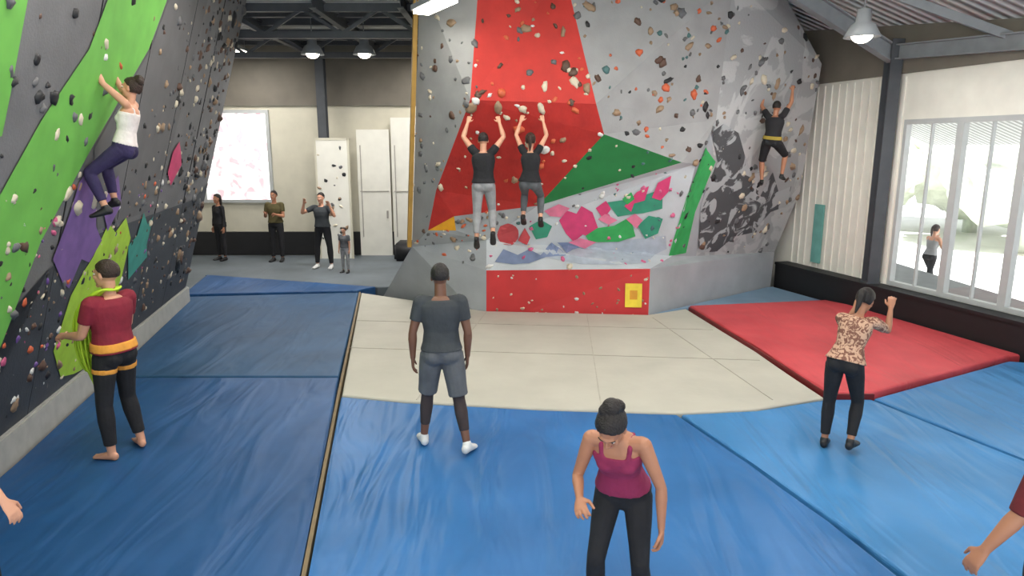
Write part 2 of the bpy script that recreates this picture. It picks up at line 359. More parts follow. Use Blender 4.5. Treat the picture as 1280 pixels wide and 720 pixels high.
drop_patch('magenta_patch',[(2.42,2.0),(2.5,2.26),(2.72,2.38),(2.7,2.1),(2.58,1.95)],Mmag,.026)
drop_patch('pink_patch',[(2.0,1.62),(2.15,1.72),(2.3,1.6),(2.2,1.45)],Mpk,.028)
drop_patch('crimson_patch',[(.1,1.25),(.22,1.48),(.32,1.3),(.26,1.15)],Mcr,.02)
drop_patch('leaf_patch',[(1.9,1.98),(2.05,2.1),(2.12,1.98),(2.0,1.88)],Mgg,.026)
drop_patch('crimson_disc',blob(-.07,1.36,.19,.2,16,.06),Mcr)
drop_patch('slate_patch',[(-.3,.88),(-.15,1.1),(.1,1.0),(.3,1.1),(.5,1.0),(.7,1.2),(.95,1.0),(.6,.97),(.3,.86),(0,.84)],Mbl)
drop_patch('teal_patch',[(.3,1.5),(.5,1.62),(.7,1.5),(.62,1.3),(.42,1.26)],Mte)
drop_patch('slate_patch',[(.8,1.2),(.95,1.02),(1.2,1.1),(1.1,1.2)],Mbl,.02)
drop_patch('grey_stripe',[(.3,1.02),(1.0,1.12),(2.75,1.3),(2.8,1.05),(2.4,.85),(1.2,.85)],mat('cool_grey',(166,174,186),.7),.008)
drop_patch('green_flash',[(2.85,.92),(3.22,.93),(3.3,1.7),(3.6,2.6),(3.32,2.85),(3.05,2.05)],Mgg)
drop_patch('charcoal_patch',[(3.5,.9),(3.95,.88),(4.3,1.15),(4.75,1.2),(5.1,1.6),(5.5,1.7),(5.5,2.1),(5.2,2.0),(4.95,2.4),(4.75,1.9),(4.5,2.3),(4.3,2.6),(4.2,2.75),(4.0,3.1),(3.65,3.25),(3.42,3.1),(3.65,2.6),(3.5,2.2),(3.42,1.8)],Mdk)
drop_patch('yellow_sign',[(1.98,.1),(2.27,.1),(2.27,.52),(1.98,.52)],mat('yellow_sign_paint',(236,208,60),.5),.02)
drop_patch('sign_mark',[(2.06,.24),(2.19,.24),(2.19,.4),(2.06,.4)],mat('ochre_mark',(215,150,40),.5),.026)
HMs=[hm('cream',(205,194,172)),hm('black',(34,34,36)),hm('tan',(150,125,100)),hm('grey',(98,98,100)),hm('orange',(200,95,60)),hm('teal',(72,108,108)),hm('pink',(205,95,135)),hm('white',(215,214,210)),hm('purple',(110,78,145)),hm('brown',(90,66,54))]
hb=bmesh.new()
def fp(n): return [P[k] for k in [f for f in F if f[0]==n][0][1]]
scatter(hb,fp('grey_face'),60,.025,.07,[0,2,3,3,9])
scatter(hb,fp('red_upper_face'),60,.025,.08,[0,0,2,3,4,9,7]);scatter(hb,fp('red_lower_face'),46,.025,.08,[0,0,4,2,7])
scatter(hb,fp('grey_right_face'),115,.025,.085,[2,3,9,1,4,5,3,2,0,4]);scatter(hb,fp('green_face'),12,.02,.05,[5,1,0])
scatter(hb,fp('graffiti_face'),80,.02,.06,[0,6,7,5,3,6]);scatter(hb,fp('under_face'),45,.02,.07,[0,2,3,3,4]);scatter(hb,fp('kickboard'),46,.018,.04,[0,7,2])
scatter(hb,fp('arete_face'),150,.025,.08,[3,1,9,3,2,0]);scatter(hb,fp('green_flank_face'),16,.03,.06,[1,3])

# ------------------------------------------------------------ left climbing wall
B1=V((-6.2,12.6,0));e1=V((.21225,-.97722,0));e2=V((.26722,.05804,.96189));on=V((.93997,.20416,-.27345))
def LP(a,b,o=0): return B1+e1*a+e2*b+on*o
lw=empty('climbing_wall')
bm=bmesh.new();prism(bm,[LP(-.05,-.26),LP(9.6,-.26),LP(9.6,5.68),LP(-.05,5.68),LP(-.05,-.26,-.25),LP(9.6,-.26,-.25),LP(9.6,5.68,-.25),LP(-.05,5.68,-.25)])
obj('wall_slab',bm2me(bm,'ws'),[mat('graphite_panel',(110,110,112),.75,.12,2.2,.2,40)],lw)
def lpatch(n,pts,m,off=.012):
    bm=bmesh.new();bm.faces.new([bm.verts.new(LP(a,b,off)) for a,b in pts]);bmesh.ops.triangulate(bm,faces=bm.faces)
    obj(n,bm2me(bm,n),[m],lw)
Mlg=mat('lime_green_panel',(108,180,76),.65,.12,3);Mch=mat('charcoal_panel',(64,68,74),.7,.15,3,.2,30);Mpu=mat('purple_paint',(118,88,150),.6,.15);Mli=mat('lime_paint',(165,205,60),.6)
Mdg=mat('dark_grey_panel',(98,98,100),.7,.12,3)
lpatch('charcoal_face',[(9.5,0),(9.5,.55),(7.13,.95),(6.54,1.8),(5.41,2.0),(.96,2.05),(-.04,2.3),(-.04,0)],Mch,.008)
lpatch('green_face',[(7.83,3.05),(7.81,3.34),(7.79,4.03),(7.6,5.66),(9.5,5.66),(9.5,2.6)],Mlg)
lpatch('green_stripe',[(6.32,4.33),(6.53,3.86),(7.23,3.19),(7.69,2.62),(8.4,1.8),(7.7,.7),(7.24,1.27),(6.82,2.12),(6.07,2.92),(4.87,4.09),(4.57,4.68),(4.1,5.66),(5.9,5.66)],Mlg)
lpatch('dark_face',[(4.4,4.9),(4.75,4.15),(5.95,2.95),(5.4,2.05),(3.2,2.1),(2.9,3.6),(2.6,5.66),(4.05,5.66)],Mdg,.006)
lpatch('purple_patch',[(6.5,1.9),(6.3,2.3),(6.2,2.62),(5.95,2.84),(5.75,2.6),(5.5,2.1),(5.23,1.91),(5.5,1.7),(5.75,1.78),(5.95,1.5),(6.15,1.6)],Mpu,.018)
lpatch('purple_patch',[(5.5,2.4),(5.1,2.65),(4.8,2.3),(5.1,2.0)],Mpu,.02)
lpatch('magenta_patch',[(3.0,2.6),(2.95,2.9),(2.7,3.05),(2.5,2.9),(2.3,2.7),(2.7,2.4)],Mmag,.02)
lpatch('teal_patch',[(4.2,1.7),(3.9,1.8),(3.8,2.1),(3.5,1.9),(3.3,2.0),(3.35,1.6),(3.2,1.4),(3.9,1.2)],mat('aqua_paint',(60,145,132),.6),.02)
lpatch('lime_patch',[(6.05,.85),(5.85,1.4),(5.6,1.62),(5.4,1.75),(5.1,2.1),(4.8,1.95),(4.5,2.1),(4.15,1.8),(4.2,1.3),(4.4,1.0),(4.6,.4),(4.9,.3),(5.3,.35),(5.7,.45)],Mli,.016)
bm=bmesh.new()
for a in (1.6,3.2,4.8,6.4,8.0):
    beam(bm,LP(a,.2,.004),LP(a,5.66,.004),.008,.012,0,on)
obj('panel_joint',bm2me(bm,'pj'),[M_black],lw)
hl=bmesh.new()
def lsc(a0,a1,b0,b1,n,s0,s1,mis):
    for _ in range(n): hold(hl,LP(random.uniform(a0,a1),random.uniform(b0,b1)),on,s0+(s1-s0)*random.random()**2,random.choice(mis))
lsc(0,9.2,.4,5.6,380,.02,.07,[1,1,3,0,2,9,3]);lsc(.2,4,.5,5.5,230,.025,.075,[1,3,2,9,0]);lsc(3.0,8.5,.4,2.6,330,.015,.055,[0,7,6,8,2,4,0,1]);lsc(0,1.2,.5,5.6,70,.04,.12,[1,3,2,9])
bm=bmesh.new()
q=[]
for a in (-.1,9.6):
    c=B1+e1*a;h=V((.977,.212,0))
    for d,z in ((.13,-.25),(-.15,-.25),(-.15,.28),(.13,.28)): p=c+h*d;q.append((p.x,p.y,z))
prism(bm,q);bmesh.ops.bevel(bm,geom=bm.edges[:],offset=.015,segments=2,affect='EDGES');obj('trim_1',bm2me(bm,'tr'),[mat('pale_grey_trim',(165,165,160),.7,.1)])

# ------------------------------------------------------------ back of the hall
e=empty('window_6');bm=bmesh.new()
for a,b in (((-8.2,18.42,1.4),(-8.12,18.49,3.8)),((-6.42,18.42,1.4),(-6.34,18.49,3.8)),((-8.12,18.42,1.4),(-6.42,18.49,1.48)),((-8.12,18.42,3.72),(-6.42,18.49,3.8))): bbox(bm,a,b)
obj('frame',bm2me(bm,'f'),[M_frame],e)
bm=bmesh.new();bbox(bm,(-8.12,18.45,1.48),(-6.42,18.49,3.72))
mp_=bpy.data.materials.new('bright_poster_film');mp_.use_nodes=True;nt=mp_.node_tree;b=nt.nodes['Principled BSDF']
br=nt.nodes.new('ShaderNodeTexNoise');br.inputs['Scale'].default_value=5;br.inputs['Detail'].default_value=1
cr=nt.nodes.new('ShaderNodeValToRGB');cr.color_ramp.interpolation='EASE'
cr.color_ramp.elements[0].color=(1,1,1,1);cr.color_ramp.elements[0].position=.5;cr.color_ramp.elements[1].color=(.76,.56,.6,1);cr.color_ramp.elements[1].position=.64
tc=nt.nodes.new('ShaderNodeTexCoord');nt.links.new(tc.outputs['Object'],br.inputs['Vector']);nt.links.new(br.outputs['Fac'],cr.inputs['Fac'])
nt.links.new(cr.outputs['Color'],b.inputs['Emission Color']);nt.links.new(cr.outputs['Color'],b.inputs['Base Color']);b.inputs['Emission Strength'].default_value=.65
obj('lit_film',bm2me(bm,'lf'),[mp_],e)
def hboard(name,x0,x1,y,z1,n):
    e=empty(name);bm=bmesh.new();bbox(bm,(x0,y,0),(x1,y+.06,z1));
    obj('panel',bm2me(bm,'p'),[M_white],e)
    bm=bmesh.new()
    for _ in range(n): hold(bm,V((random.uniform(x0+.05,x1-.05),y,random.uniform(.5,z1-.1))),V((0,-1,0)),random.uniform(.03,.06),random.choice([0,1,2,3]))
    obj('holds',bm2me(bm,'h'),HMs[:4],e)
    bm=bmesh.new();beam(bm,(x0,y+.03,0),(x0,y+.03,z1+.02),.05,.08);beam(bm,(x1,y+.03,0),(x1,y+.03,z1+.02),.05,.08);beam(bm,(x0,y+.03,z1),(x1,y+.03,z1),.08,.06);obj('edge',bm2me(bm,'e'),[M_cream],e)
hboard('training_board',-4.98,-4.15,17.75,3.05,26)
for i,(x0,x1) in enumerate(((-4.05,-3.2),(-3.15,-2.2))):
    e=empty(f'door_{i+1}');bm=bmesh.new();bbox(bm,(x0,18.30,.0),(x1,18.37,3.6 if i else 3.3));obj('leaf',bm2me(bm,'l'),[M_white],e)
    bm=bmesh.new();bbox(bm,(x0+.08,18.27,.5),(x0+.10,18.30,2.9));bbox(bm,(x1-.12,18.25,1.0),(x1-.08,18.3,1.2));bbox(bm,(x0+.05,18.28,1.7),(x1-.05,18.30,1.72));obj('fittings',bm2me(bm,'l'),[mat('soft_grey',(165,160,152),.6)],e)
bm=bmesh.new();bbox(bm,(-3.0,17.3,0),(-2.2,18.1,.45))
bmesh.ops.bevel(bm,geom=bm.edges[:],offset=.05,segments=3,affect='EDGES');obj('foam_block',bm2me(bm,'fb',True),[M_black])
bm=bmesh.new();RB(bm,.55,.8,.6,1.75,.24,.27);obj('banner',bm2me(bm,'bn'),[mat('teal_cloth',(110,170,162),.8)])

# ------------------------------------------------------------ PEOPLE
def frame(t,ref):
    t=t.normalized();u=ref-t*ref.dot(t)
    if u.length<1e-3: u=V((0,1,0))-t*t.y
    if u.length<1e-3: u=V((1,0,0))-t*t.x
    u.normalize();return u,t.cross(u)
def tube(bm,pts,rad,ref=V((1,0,0)),n=14,r0=True,r1=True):
    N=len(pts);rings=[]
    R=[(r,r) if not isinstance(r,tuple) else r for r in rad]
    def ring(p,u,w,ru,rw): return [bm.verts.new(p+u*(ru*math.cos(2*math.pi*k/n))+w*(rw*math.sin(2*math.pi*k/n))) for k in range(n)]
    T=[(pts[min(i+1,N-1)]-pts[max(i-1,0)]).normalized() for i in range(N)]
    u,w=frame(T[0],ref);m=min(R[0])
    pole0=bm.verts.new(pts[0]-T[0]*(m*.85 if r0 else .0005))
    if r0: rings.append(ring(pts[0]-T[0]*m*.55,u,w,R[0][0]*.75,R[0][1]*.75))
    for i in range(N):
        u,w=frame(T[i],ref);rings.append(ring(pts[i],u,w,*R[i]))
    m=min(R[-1])
    if r1: rings.append(ring(pts[-1]+T[-1]*m*.55,u,w,R[-1][0]*.75,R[-1][1]*.75))
    pole1=bm.verts.new(pts[-1]+T[-1]*(m*.85 if r1 else .0005))
    for a,b in zip(rings,rings[1:]):
        for k in range(n): bm.faces.new((a[k],a[(k+1)%n],b[(k+1)%n],b[k]))
    for k in range(n):
        bm.faces.new((pole0,rings[0][(k+1)%n],rings[0][k]));bm.faces.new((pole1,rings[-1][k],rings[-1][(k+1)%n]))
def ell(bm,M,c,r,seg=20):
    bmesh.ops.create_uvsphere(bm,u_segments=seg,v_segments=seg//2+2,radius=1,matrix=M@Matrix.Translation(c)@Matrix.Diagonal((r[0],r[1],r[2],1)))
def remesh(bm,vox,it=4,fac=.5):
    bmesh.ops.recalc_face_normals(bm,faces=bm.faces)
    me=bpy.data.meshes.new('tmp');bm.to_mesh(me);bm.free()
    o=bpy.data.objects.new('tmp',me);col.objects.link(o)
    r=o.modifiers.new('r','REMESH');r.mode='VOXEL';r.voxel_size=vox;r.use_smooth_shade=True
    s=o.modifiers.new('s','SMOOTH');s.factor=fac;s.iterations=it
    dg=bpy.context.evaluated_depsgraph_get();dg.update()
    ev=bpy.data.meshes.new_from_object(o.evaluated_get(dg))
    bpy.data.objects.remove(o);bpy.data.meshes.remove(me)
    return ev
MAL=[(-.09,.11,.085,0),(-.04,.155,.108,-.005),(.02,.163,.116,-.012),(.10,.15,.105,0),(.20,.142,.098,.005),(.30,.16,.112,.008),(.38,.174,.114,.005),(.44,.168,.10,-.005),(.48,.128,.08,-.01),(.52,.06,.056,-.01)]
FEM=[(-.09,.11,.085,0),(-.04,.16,.108,-.005),(.02,.17,.116,-.012),(.10,.145,.1,0),(.20,.118,.086,.005),(.30,.134,.098,.006),(.38,.148,.10,.004),(.44,.142,.088,-.005),(.48,.11,.07,-.01),(.52,.05,.048,-.01)]
def N3(v): return V(v).normalized()
def person(name,loc,yaw,h,fem,pose,outfit,skin,hairc,hair='short',vox=.008,ground=None):
    s=h/1.75;g=lambda k,d:pose.get(k,d)
    sp=N3(g('spine',(0,.03,1)));ch=N3(g('chest',g('spine',(0,.0,1))))
    X=V((1,0,0));CR=N3(g('cright',(1,0,0)))
    waist=sp*.2;neck=waist+ch*.31
    def tc_(t):
        c=sp*t if t<.2 else waist+ch*(t-.2)*(.31/.32)
        k=min(1,max(0,(t-.1)/.25));up=(sp*(1-k)+ch*k).normalized();r=(X*(1-k)+CR*k);r=(r-up*r.dot(up)).normalized();return c,up,r,up.cross(r)
    prof=FEM if fem else MAL
    def torso(bm,t0=-.09,t1=.52,inf=0,flat=False,hem=0):
        def at(t):
            for a,b in zip(prof,prof[1:]):
                if a[0]<=t<=b[0]:
                    k=(t-a[0])/(b[0]-a[0]);return tuple(a[i]*(1-k)+b[i]*k for i in range(4))
            return prof[-1] if t>0 else prof[0]
        ts=[t0]+[p[0] for p in prof if t0+.01<p[0]<t1-.01]+[t1]
        n=24;rings=[]
        for t in ts:
            _,rx,ry,yo=at(t);c,up,r,fw=tc_(t);c=c+fw*yo
            ex=inf+hem*max(0,1-(t-t0)/.1)
            rings.append([bm.verts.new(c+r*((rx+ex)*math.copysign(abs(math.cos(a))**.85,math.cos(a)))+fw*((ry+ex)*math.copysign(abs(math.sin(a))**.85,math.sin(a)))) for a in [2*math.pi*k/n for k in range(n)]])
        for a,b in zip(rings,rings[1:]):
            for k in range(n): bm.faces.new((a[k],a[(k+1)%n],b[(k+1)%n],b[k]))
        bm.faces.new(rings[0]);bm.faces.new(rings[-1])
        c,up,r,fw=tc_(.33)
        if fem and t1>.35 :
            for sx in(-1,1): bmesh.ops.create_uvsphere(bm,u_segments=14,v_segments=10,radius=.054+inf,matrix=Matrix.Translation(c+r*sx*.062+fw*.062))
        if t0<.0:
            c,up,r,fw=tc_(-.02)
            for sx in(-1,1): bmesh.ops.create_uvsphere(bm,u_segments=14,v_segments=10,radius=.085+inf,matrix=Matrix.Translation(c+r*sx*.07-fw*.045))
    sw=.155 if fem else .178;J={}
    for sd,sx in (('L',-1),('R',1)):
        up_,fo=g('a'+sd,((sx*.15,0,-1),(sx*.05,.15,-1)));up_=N3(up_);fo=N3(fo)
        k=max(0,up_.dot(ch));sh=neck+CR*sx*(sw-.03*k)-ch*(.045-.075*k)
        el=sh+up_*.295;wr=el+fo*.25;J['a'+sd]=(sh,el,wr,up_,fo)
        th,shn=g('l'+sd,((sx*.06,0,-1),(sx*.0,-.02,-1)));th=N3(th);shn=N3(shn)
        hp=X*sx*.09-sp*.02;kn=hp+th*.43;an=kn+shn*.42;fd=N3(g('f'+sd,(sx*.15,1,0)));J['l'+sd]=(hp,kn,an,fd)
    slim=.88 if fem else 1
    def arm(bm,sd,f1=2,inf=0,flat=False):
        sh,el,wr,u,f=J['a'+sd]
        prof_=[(0,.054),(.35,.05),(.7,.043),(1,.037)]
        def cut(a,b,prof_,fe,ref=X):
            pts=[];r=[]
            for t,rr in prof_:
                if t<fe-.02: pts.append(a.lerp(b,t));r.append(rr*slim+inf)
            lo=[p for p in prof_ if p[0]<=fe][-1];hi=[p for p in prof_ if p[0]>=fe][0];k=0 if hi[0]==lo[0] else (fe-lo[0])/(hi[0]-lo[0])
            pts.append(a.lerp(b,fe));r.append((lo[1]*(1-k)+hi[1]*k)*slim+inf);tube(bm,pts,r,r1=not flat or fe>=1 and f1>fe+1)
        cut(sh,el,prof_,min(1,f1))
        if f1>1: cut(el,wr,[(0,.038),(.25,.041),(.65,.032),(1,.0245)],min(1,f1-1))
        c,up,r,fw=tc_(.45);tube(bm,[c+r*(.05 if sd=='R' else -.05),sh],[.05+inf,.053*slim+inf])
    def leg(bm,sd,f1=2,inf=0,flat=False,flare=0):
        hp,kn,an,fd=J['l'+sd]
        def cut(a,b,prof_,fe,base):
            pts=[];r=[];sl=1.0
            lo=[p for p in prof_ if p[0]<=fe][-1];hi=[p for p in prof_ if p[0]>=fe][0];k=0 if hi[0]==lo[0] else (fe-lo[0])/(hi[0]-lo[0])
            for t,rr in prof_:
                if t<fe-.02: pts.append(a.lerp(b,t));r.append(rr+inf+flare*(t+base))
            pts.append(a.lerp(b,fe));r.append(lo[1]*(1-k)+hi[1]*k+inf+flare*(fe+base));tube(bm,pts,r,r1=not(flat and f1<=base+1))
        cut(hp,kn,[(0,.086),(.3,.08),(.7,.062),(1,.053)],min(1,f1),0)
        if f1>1: cut(kn,an,[(0,.052),(.3,.056),(.65,.043),(1,.034)],min(1,f1-1),1)
    def foot(bm,sd,inf=0,bare=True):
        hp,kn,an,fd=J['l'+sd];side=fd.cross(V((0,0,1)))
        if side.length<.1: side=X.copy()
        side.normalize();dn=side.cross(fd).normalized()
        if dn.z>0: dn=-dn
        if abs(dn.z)<.2 : dn=dn if dn.y<0 else -dn
        pts=[an-fd*.035+dn*.042,an+fd*.03+dn*.036,an+fd*.09+dn*.05,an+fd*.145+dn*.058,an+fd*.175+dn*.062]
        tube(bm,pts,[(.03+inf,.036+inf),(.036+inf,.04+inf),(.042+inf,.028+inf),(.044+inf,.02+inf),(.036+inf,.015+inf)],side)
        tube(bm,[an-dn*.01,an+dn*.04],[.034+inf,.036+inf])
        if bare:
            for k in range(5):
                q=an+fd*(.19-.008*k)+dn*.064+side*((.03-.0155*k)*(1 if sd=='L' else -1));tube(bm,[q-fd*.02,q+fd*.008],[.012 if k==0 else .009]*2)
    def hand(bm,sd):
        sh,el,wr,u,f=J['a'+sd];hd=N3(g('h'+sd,f));sx=-1 if sd=='L' else 1
        pn=g('p'+sd,None)
        if pn is None: pn=(0,1,.0) if f.z>.2 else ((-sx,0,.0) if f.z<-.5 else (-sx*.6,0,-1))
        pn=V(pn);pn=(pn-hd*pn.dot(hd)).normalized();ts=pn.cross(hd) if sd=='L' else hd.cross(pn);curl=g('c'+sd,.35)
        tube(bm,[wr-hd*.01,wr+hd*.035,wr+hd*.075,wr+hd*.09],[(.026,.018),(.037,.017),(.041,.014),(.038,.012)],ts)
        for k,(o,l) in enumerate(((.032,.072),(.011,.08),(-.011,.075),(-.031,.058))):
            p=wr+hd*(.088-.004*abs(k-1))+ts*o;d=(hd+ts*(.10-.07*k)).normalized();pts=[p-d*.012];a=0
            for j,fr in enumerate((.45,.3,.25)):
                pts.append(p.copy());a+=curl*(.8 if j==0 else 1.1);dd=d*math.cos(a)+pn*math.sin(a);p=p+dd*l*fr
            pts.append(p);tube(bm,pts,[.0098,.0098,.0092,.0085,.0075],ts,n=8)
        p=wr+hd*.025+ts*.03;d1=(ts*.75+hd*.65+pn*.3).normalized();d2=(ts*.25+hd*.9+pn*(.2+curl*.5)).normalized()
        tube(bm,[p-d1*.015,p+d1*.035,p+d1*.035+d2*.03,p+d1*.035+d2*.05],[.014,.012,.0105,.0085],hd,n=8)
        return wr+hd*.11
    hu=N3(g('hup',tuple(ch)));hf=V(g('hfwd',(0,1,-.05)));hf=(hf-hu*hf.dot(hu)).normalized();hr=hf.cross(hu)
    hc=neck+(ch+hu).normalized()*.055+hu*.115+hf*.015
    HM_=Matrix(((hr.x,hf.x,hu.x,hc.x),(hr.y,hf.y,hu.y,hc.y),(hr.z,hf.z,hu.z,hc.z),(0,0,0,1)))
    hp_=lambda x,y,z:HM_@V((x,y,z))
    bm=bmesh.new();torso(bm)
    hands={}
    for sd in 'LR': arm(bm,sd);leg(bm,sd);foot(bm,sd,0,outfit.get('shoes') is None);hands[sd]=hand(bm,sd)
    tube(bm,[neck-ch*.05,neck+ch*.01,hp_(0,-.02,-.06)],[.06 if not fem else .05,.054 if not fem else .045,.052 if not fem else .044])
    ell(bm,HM_,(0,-.012,.03),(.076,.096,.093));ell(bm,HM_,(0,.026,-.035),(.058,.066,.078));ell(bm,HM_,(0,.074,-.095),(.024,.02,.018))
    tube(bm,[hp_(-.036,.08,.03),hp_(0,.09,.032),hp_(.036,.08,.03)],[.011,.012,.011],hu,n=8)
    tube(bm,[hp_(0,.088,.022),hp_(0,.1,.0),hp_(0,.11,-.02)],[.008,.010,.013],hr,n=8)
    for sx in(-1,1):
        ell(bm,HM_,(sx*.012,.1,-.024),(.008,.01,.008),8);ell(bm,HM_,(sx*.076,-.004,-.005),(.010,.021,.031),12);ell(bm,HM_,(sx*.04,.066,-.02),(.02,.02,.018),12)
    meshes=[(remesh(bm,vox,3),skin)]
    def add(fn,m,v=None,it=4):
        b=bmesh.new();fn(b);meshes.append((remesh(b,v or max(vox,.008),it),m))
    o=outfit
    if 'shirt' in o:
        m,sl=o['shirt']
        def f(b):
            torso(b,.025,.495,.016,hem=.016)
            for sd in 'LR': arm(b,sd,sl,.014 if sl<1.2 else .01,True)
        add(f,m)
    if 'tank' in o:
        def f(b):
            torso(b,.045,.415,.010,hem=.006)
            for sx in(-1,1):
                c,up,r,fw=tc_(.4);tube(b,[c+r*sx*.075+fw*(.088 if fem else .1),c+up*.075+r*sx*.085+fw*.05,c+up*.095+r*sx*.085-fw*.01,c+up*.06+r*sx*.08-fw*.07,c+r*sx*.075-fw*.085],[(.018,.012)]*5,r,n=10)
        add(f,o['tank'])
    if 'pants' in o:
        m,fe,inf,fl=o['pants']
        def f(b):
            torso(b,-.09,.09,inf*.7+.003)
            for sd in 'LR': leg(b,sd,fe,inf,True,fl)
        add(f,m)
    if 'under' in o:
        m,fe=o['under']
        def f(b):
            for sd in 'LR': leg(b,sd,fe,.005,True)
        add(f,m)
    if 'belt' in o:
        def f(b):
            torso(b,.04,.11,.034)
        add(f,o['belt'],.008,1)
        def f(b):
            for sd in 'LR':
                hpj,kn,an,fd=J['l'+sd];tube(b,[hpj.lerp(kn,.22),hpj.lerp(kn,.32)],[.1,.098],r0=False,r1=False)
        add(f,o['belt'],.008,1)
    if o.get('shoes'):
        def f(b):
            for sd in 'LR': foot(b,sd,.008,False)
        add(f,o['shoes'],.007,2)
    def hairf(b):
        r=bmesh.ops.create_uvsphere(b,u_segments=48,v_segments=32,radius=1)
        big=1.07 if hair=='short' else 1.13
        for v in r['verts']:
            d=v.co.normalized();k=big+.05*noise.noise(d*6+V((len(name),h*9,0)))
            hl_=.52-.5*d.x*d.x
            face=(d.y>.3 and d.z<hl_) or (d.y>.05 and d.z<-.05)
            if hair=='short' and d.z<-.5: face=True
            if hair!='short' and d.z<-.72: face=True
            if face:k=.78
            v.co=HM_@V((d.x*.078*k,-.016+d.y*.098*k,.03+d.z*.095*k+(.004 if k>1 else 0)))
        if hair=='bun':
            ell(b,HM_,(.0,-.075,.125),(.056,.056,.052),16);ell(b,HM_,(.025,-.05,.12),(.045,.04,.04),12);ell(b,HM_,(-.02,-.1,.1),(.05,.04,.04),12)
        if hair=='pony':
            tube(b,[hp_(0,-.09,.07),hp_(0,-.13,.06),hp_(.01,-.15,0),hp_(.01,-.14,-.09),hp_(0,-.12,-.17)],[.025,.03,.032,.026,.01])
        if hair=='long':
            tube(b,[hp_(0,-.05,.05),hp_(0,-.075,-.03),hp_(0,-.085,-.12),hp_(0,-.09,-.22)],[(.08,.05),(.084,.05),(.085,.04),(.06,.02)],hr)
    add(hairf,mat('hair_'+str(hairc),hairc,.55,.35,60,.6,90),min(vox,.007),1)
    b=bmesh.new()
    for sx in(-1,1): ell(b,HM_,(sx*.03,.0795,.008),(.0135,.009,.0085),12)
    me=bpy.data.meshes.new('e');b.to_mesh(me);b.free();meshes.append((me,mat('eye_white',(215,208,202),.3)))
    b=bmesh.new()
    for sx in(-1,1):
        ell(b,HM_,(sx*.03,.0855,.007),(.006,.0045,.0065),10);tube(b,[hp_(sx*.014,.094,.03),hp_(sx*.032,.092,.035),hp_(sx*.048,.08,.029)],[.0035]*3,n=6)
    me=bpy.data.meshes.new('e');b.to_mesh(me);b.free();meshes.append((me,mat('brow_dark',(35,22,16),.5)))
    b=bmesh.new();ell(b,HM_,(0,.089,-.053),(.023,.009,.0055),12);ell(b,HM_,(0,.087,-.062),(.019,.009,.006),12)
    me=bpy.data.meshes.new('e');b.to_mesh(me);b.free();meshes.append((me,mat('lips',(150,75,68),.4)))
    fin=bmesh.new();mats=[]
    for me,m in meshes:
        if m not in mats: mats.append(m)
        me.polygons.foreach_set('material_index',[mats.index(m)]*len(me.polygons));me.polygons.foreach_set('use_smooth',[True]*len(me.polygons))
        fin.from_mesh(me);bpy.data.meshes.remove(me)
    zmin=min(v.co.z for v in fin.verts)
    me=bpy.data.meshes.new(name);fin.to_mesh(me);fin.free()
    for m in mats: me.materials.append(m)
    ob=bpy.data.objects.new(name,me);col.objects.link(ob)
    ob.scale=(s,s,s);ob.rotation_euler=(0,0,math.radians(yaw))
    z=loc[2] if ground is None else ground-zmin*s
    ob.location=(loc[0],loc[1],z)
    W=Matrix.Translation((loc[0],loc[1],z))@Matrix.Rotation(math.radians(yaw),4,'Z')@Matrix.Scale(s,4)
    return {'hL':W@hands['L'],'hR':W@hands['R'],'fL':W@(J['lL'][2]+J['lL'][3]*.16),'fR':W@(J['lR'][2]+J['lR'][3]*.16),'neck':W@neck,'W':W}
SK1=mat('skin_light',(205,150,122),.5,.06,8);SK2=mat('skin_tan',(168,116,88),.5,.06,8);SK3=mat('skin_brown',(112,76,58),.5,.06,8)
def cl(n,c,**k): return mat('cloth_'+n,c,.85,.14,9,.5,14,**k)
BLK=cl('black',(26,26,30));CHA=cl('charcoal',(54,58,62));GRY=cl('grey',(90,92,96));RED=cl('maroon',(128,30,48));MAG=cl('magenta',(136,38,76));WHT=cl('white',(225,215,212));LGR=cl('light_grey',(150,150,152));SHW=mat('shoe_white',(215,215,212),.5);SHB=mat('shoe_black',(30,30,32),.5)
PAT=mat('cloth_patterned',(120,80,66),.85,0,16,.4,14,c2=(196,158,132),thr=.5,distort=2);YEL=cl('yellow',(190,170,60));PUR=cl('indigo',(50,40,80));ORG=cl('orange_webbing',(220,150,60));DRD=cl('wine',(98,26,30));OLV=cl('olive',(84,76,44))
HB=(26,19,17);HBR=(48,30,22)
# centre man, walking away
person('man',(-.66,6.2,0),6,1.80,False,dict(spine=(0,.04,1),chest=(0,.03,1),aL=((-.28,-.02,-1),(-.02,.12,-1)),aR=((.22,-.05,-1),(-.02,.2,-1)),lL=((-.12,.22,-1),(-.1,.02,-1)),lR=((.14,-.1,-1),(.16,-.30,-1)),fL=(-.2,1,0),fR=(.45,1,-.15)),
 dict(shirt=(CHA,.6),pants=(GRY,.92,.022,.014),under=(cl('dark_brown_tights',(58,48,48)),1.7),shoes=SHW),SK3,HB,'short',.0065,0)
# man by the left wall
mr=person('man',(-3.66,6.08,0),68,1.86,False,dict(spine=(0,-.05,1),chest=(.02,-.02,1),hfwd=(-.3,1,-.15),aL=((-.15,.35,-1),(.1,1,-.12)),aR=((.2,.4,-1),(-.15,1,-.02)),lL=((-.1,.05,-1),(0,-.05,-1)),lR=((.1,.16,-1),(.05,-.2,-1)),cL=.8,cR=.8,fR=(.5,1,0)),
 dict(shirt=(RED,.6),pants=(BLK,1.85,.014,0),belt=ORG),SK1,HBR,'short',.0065,0)
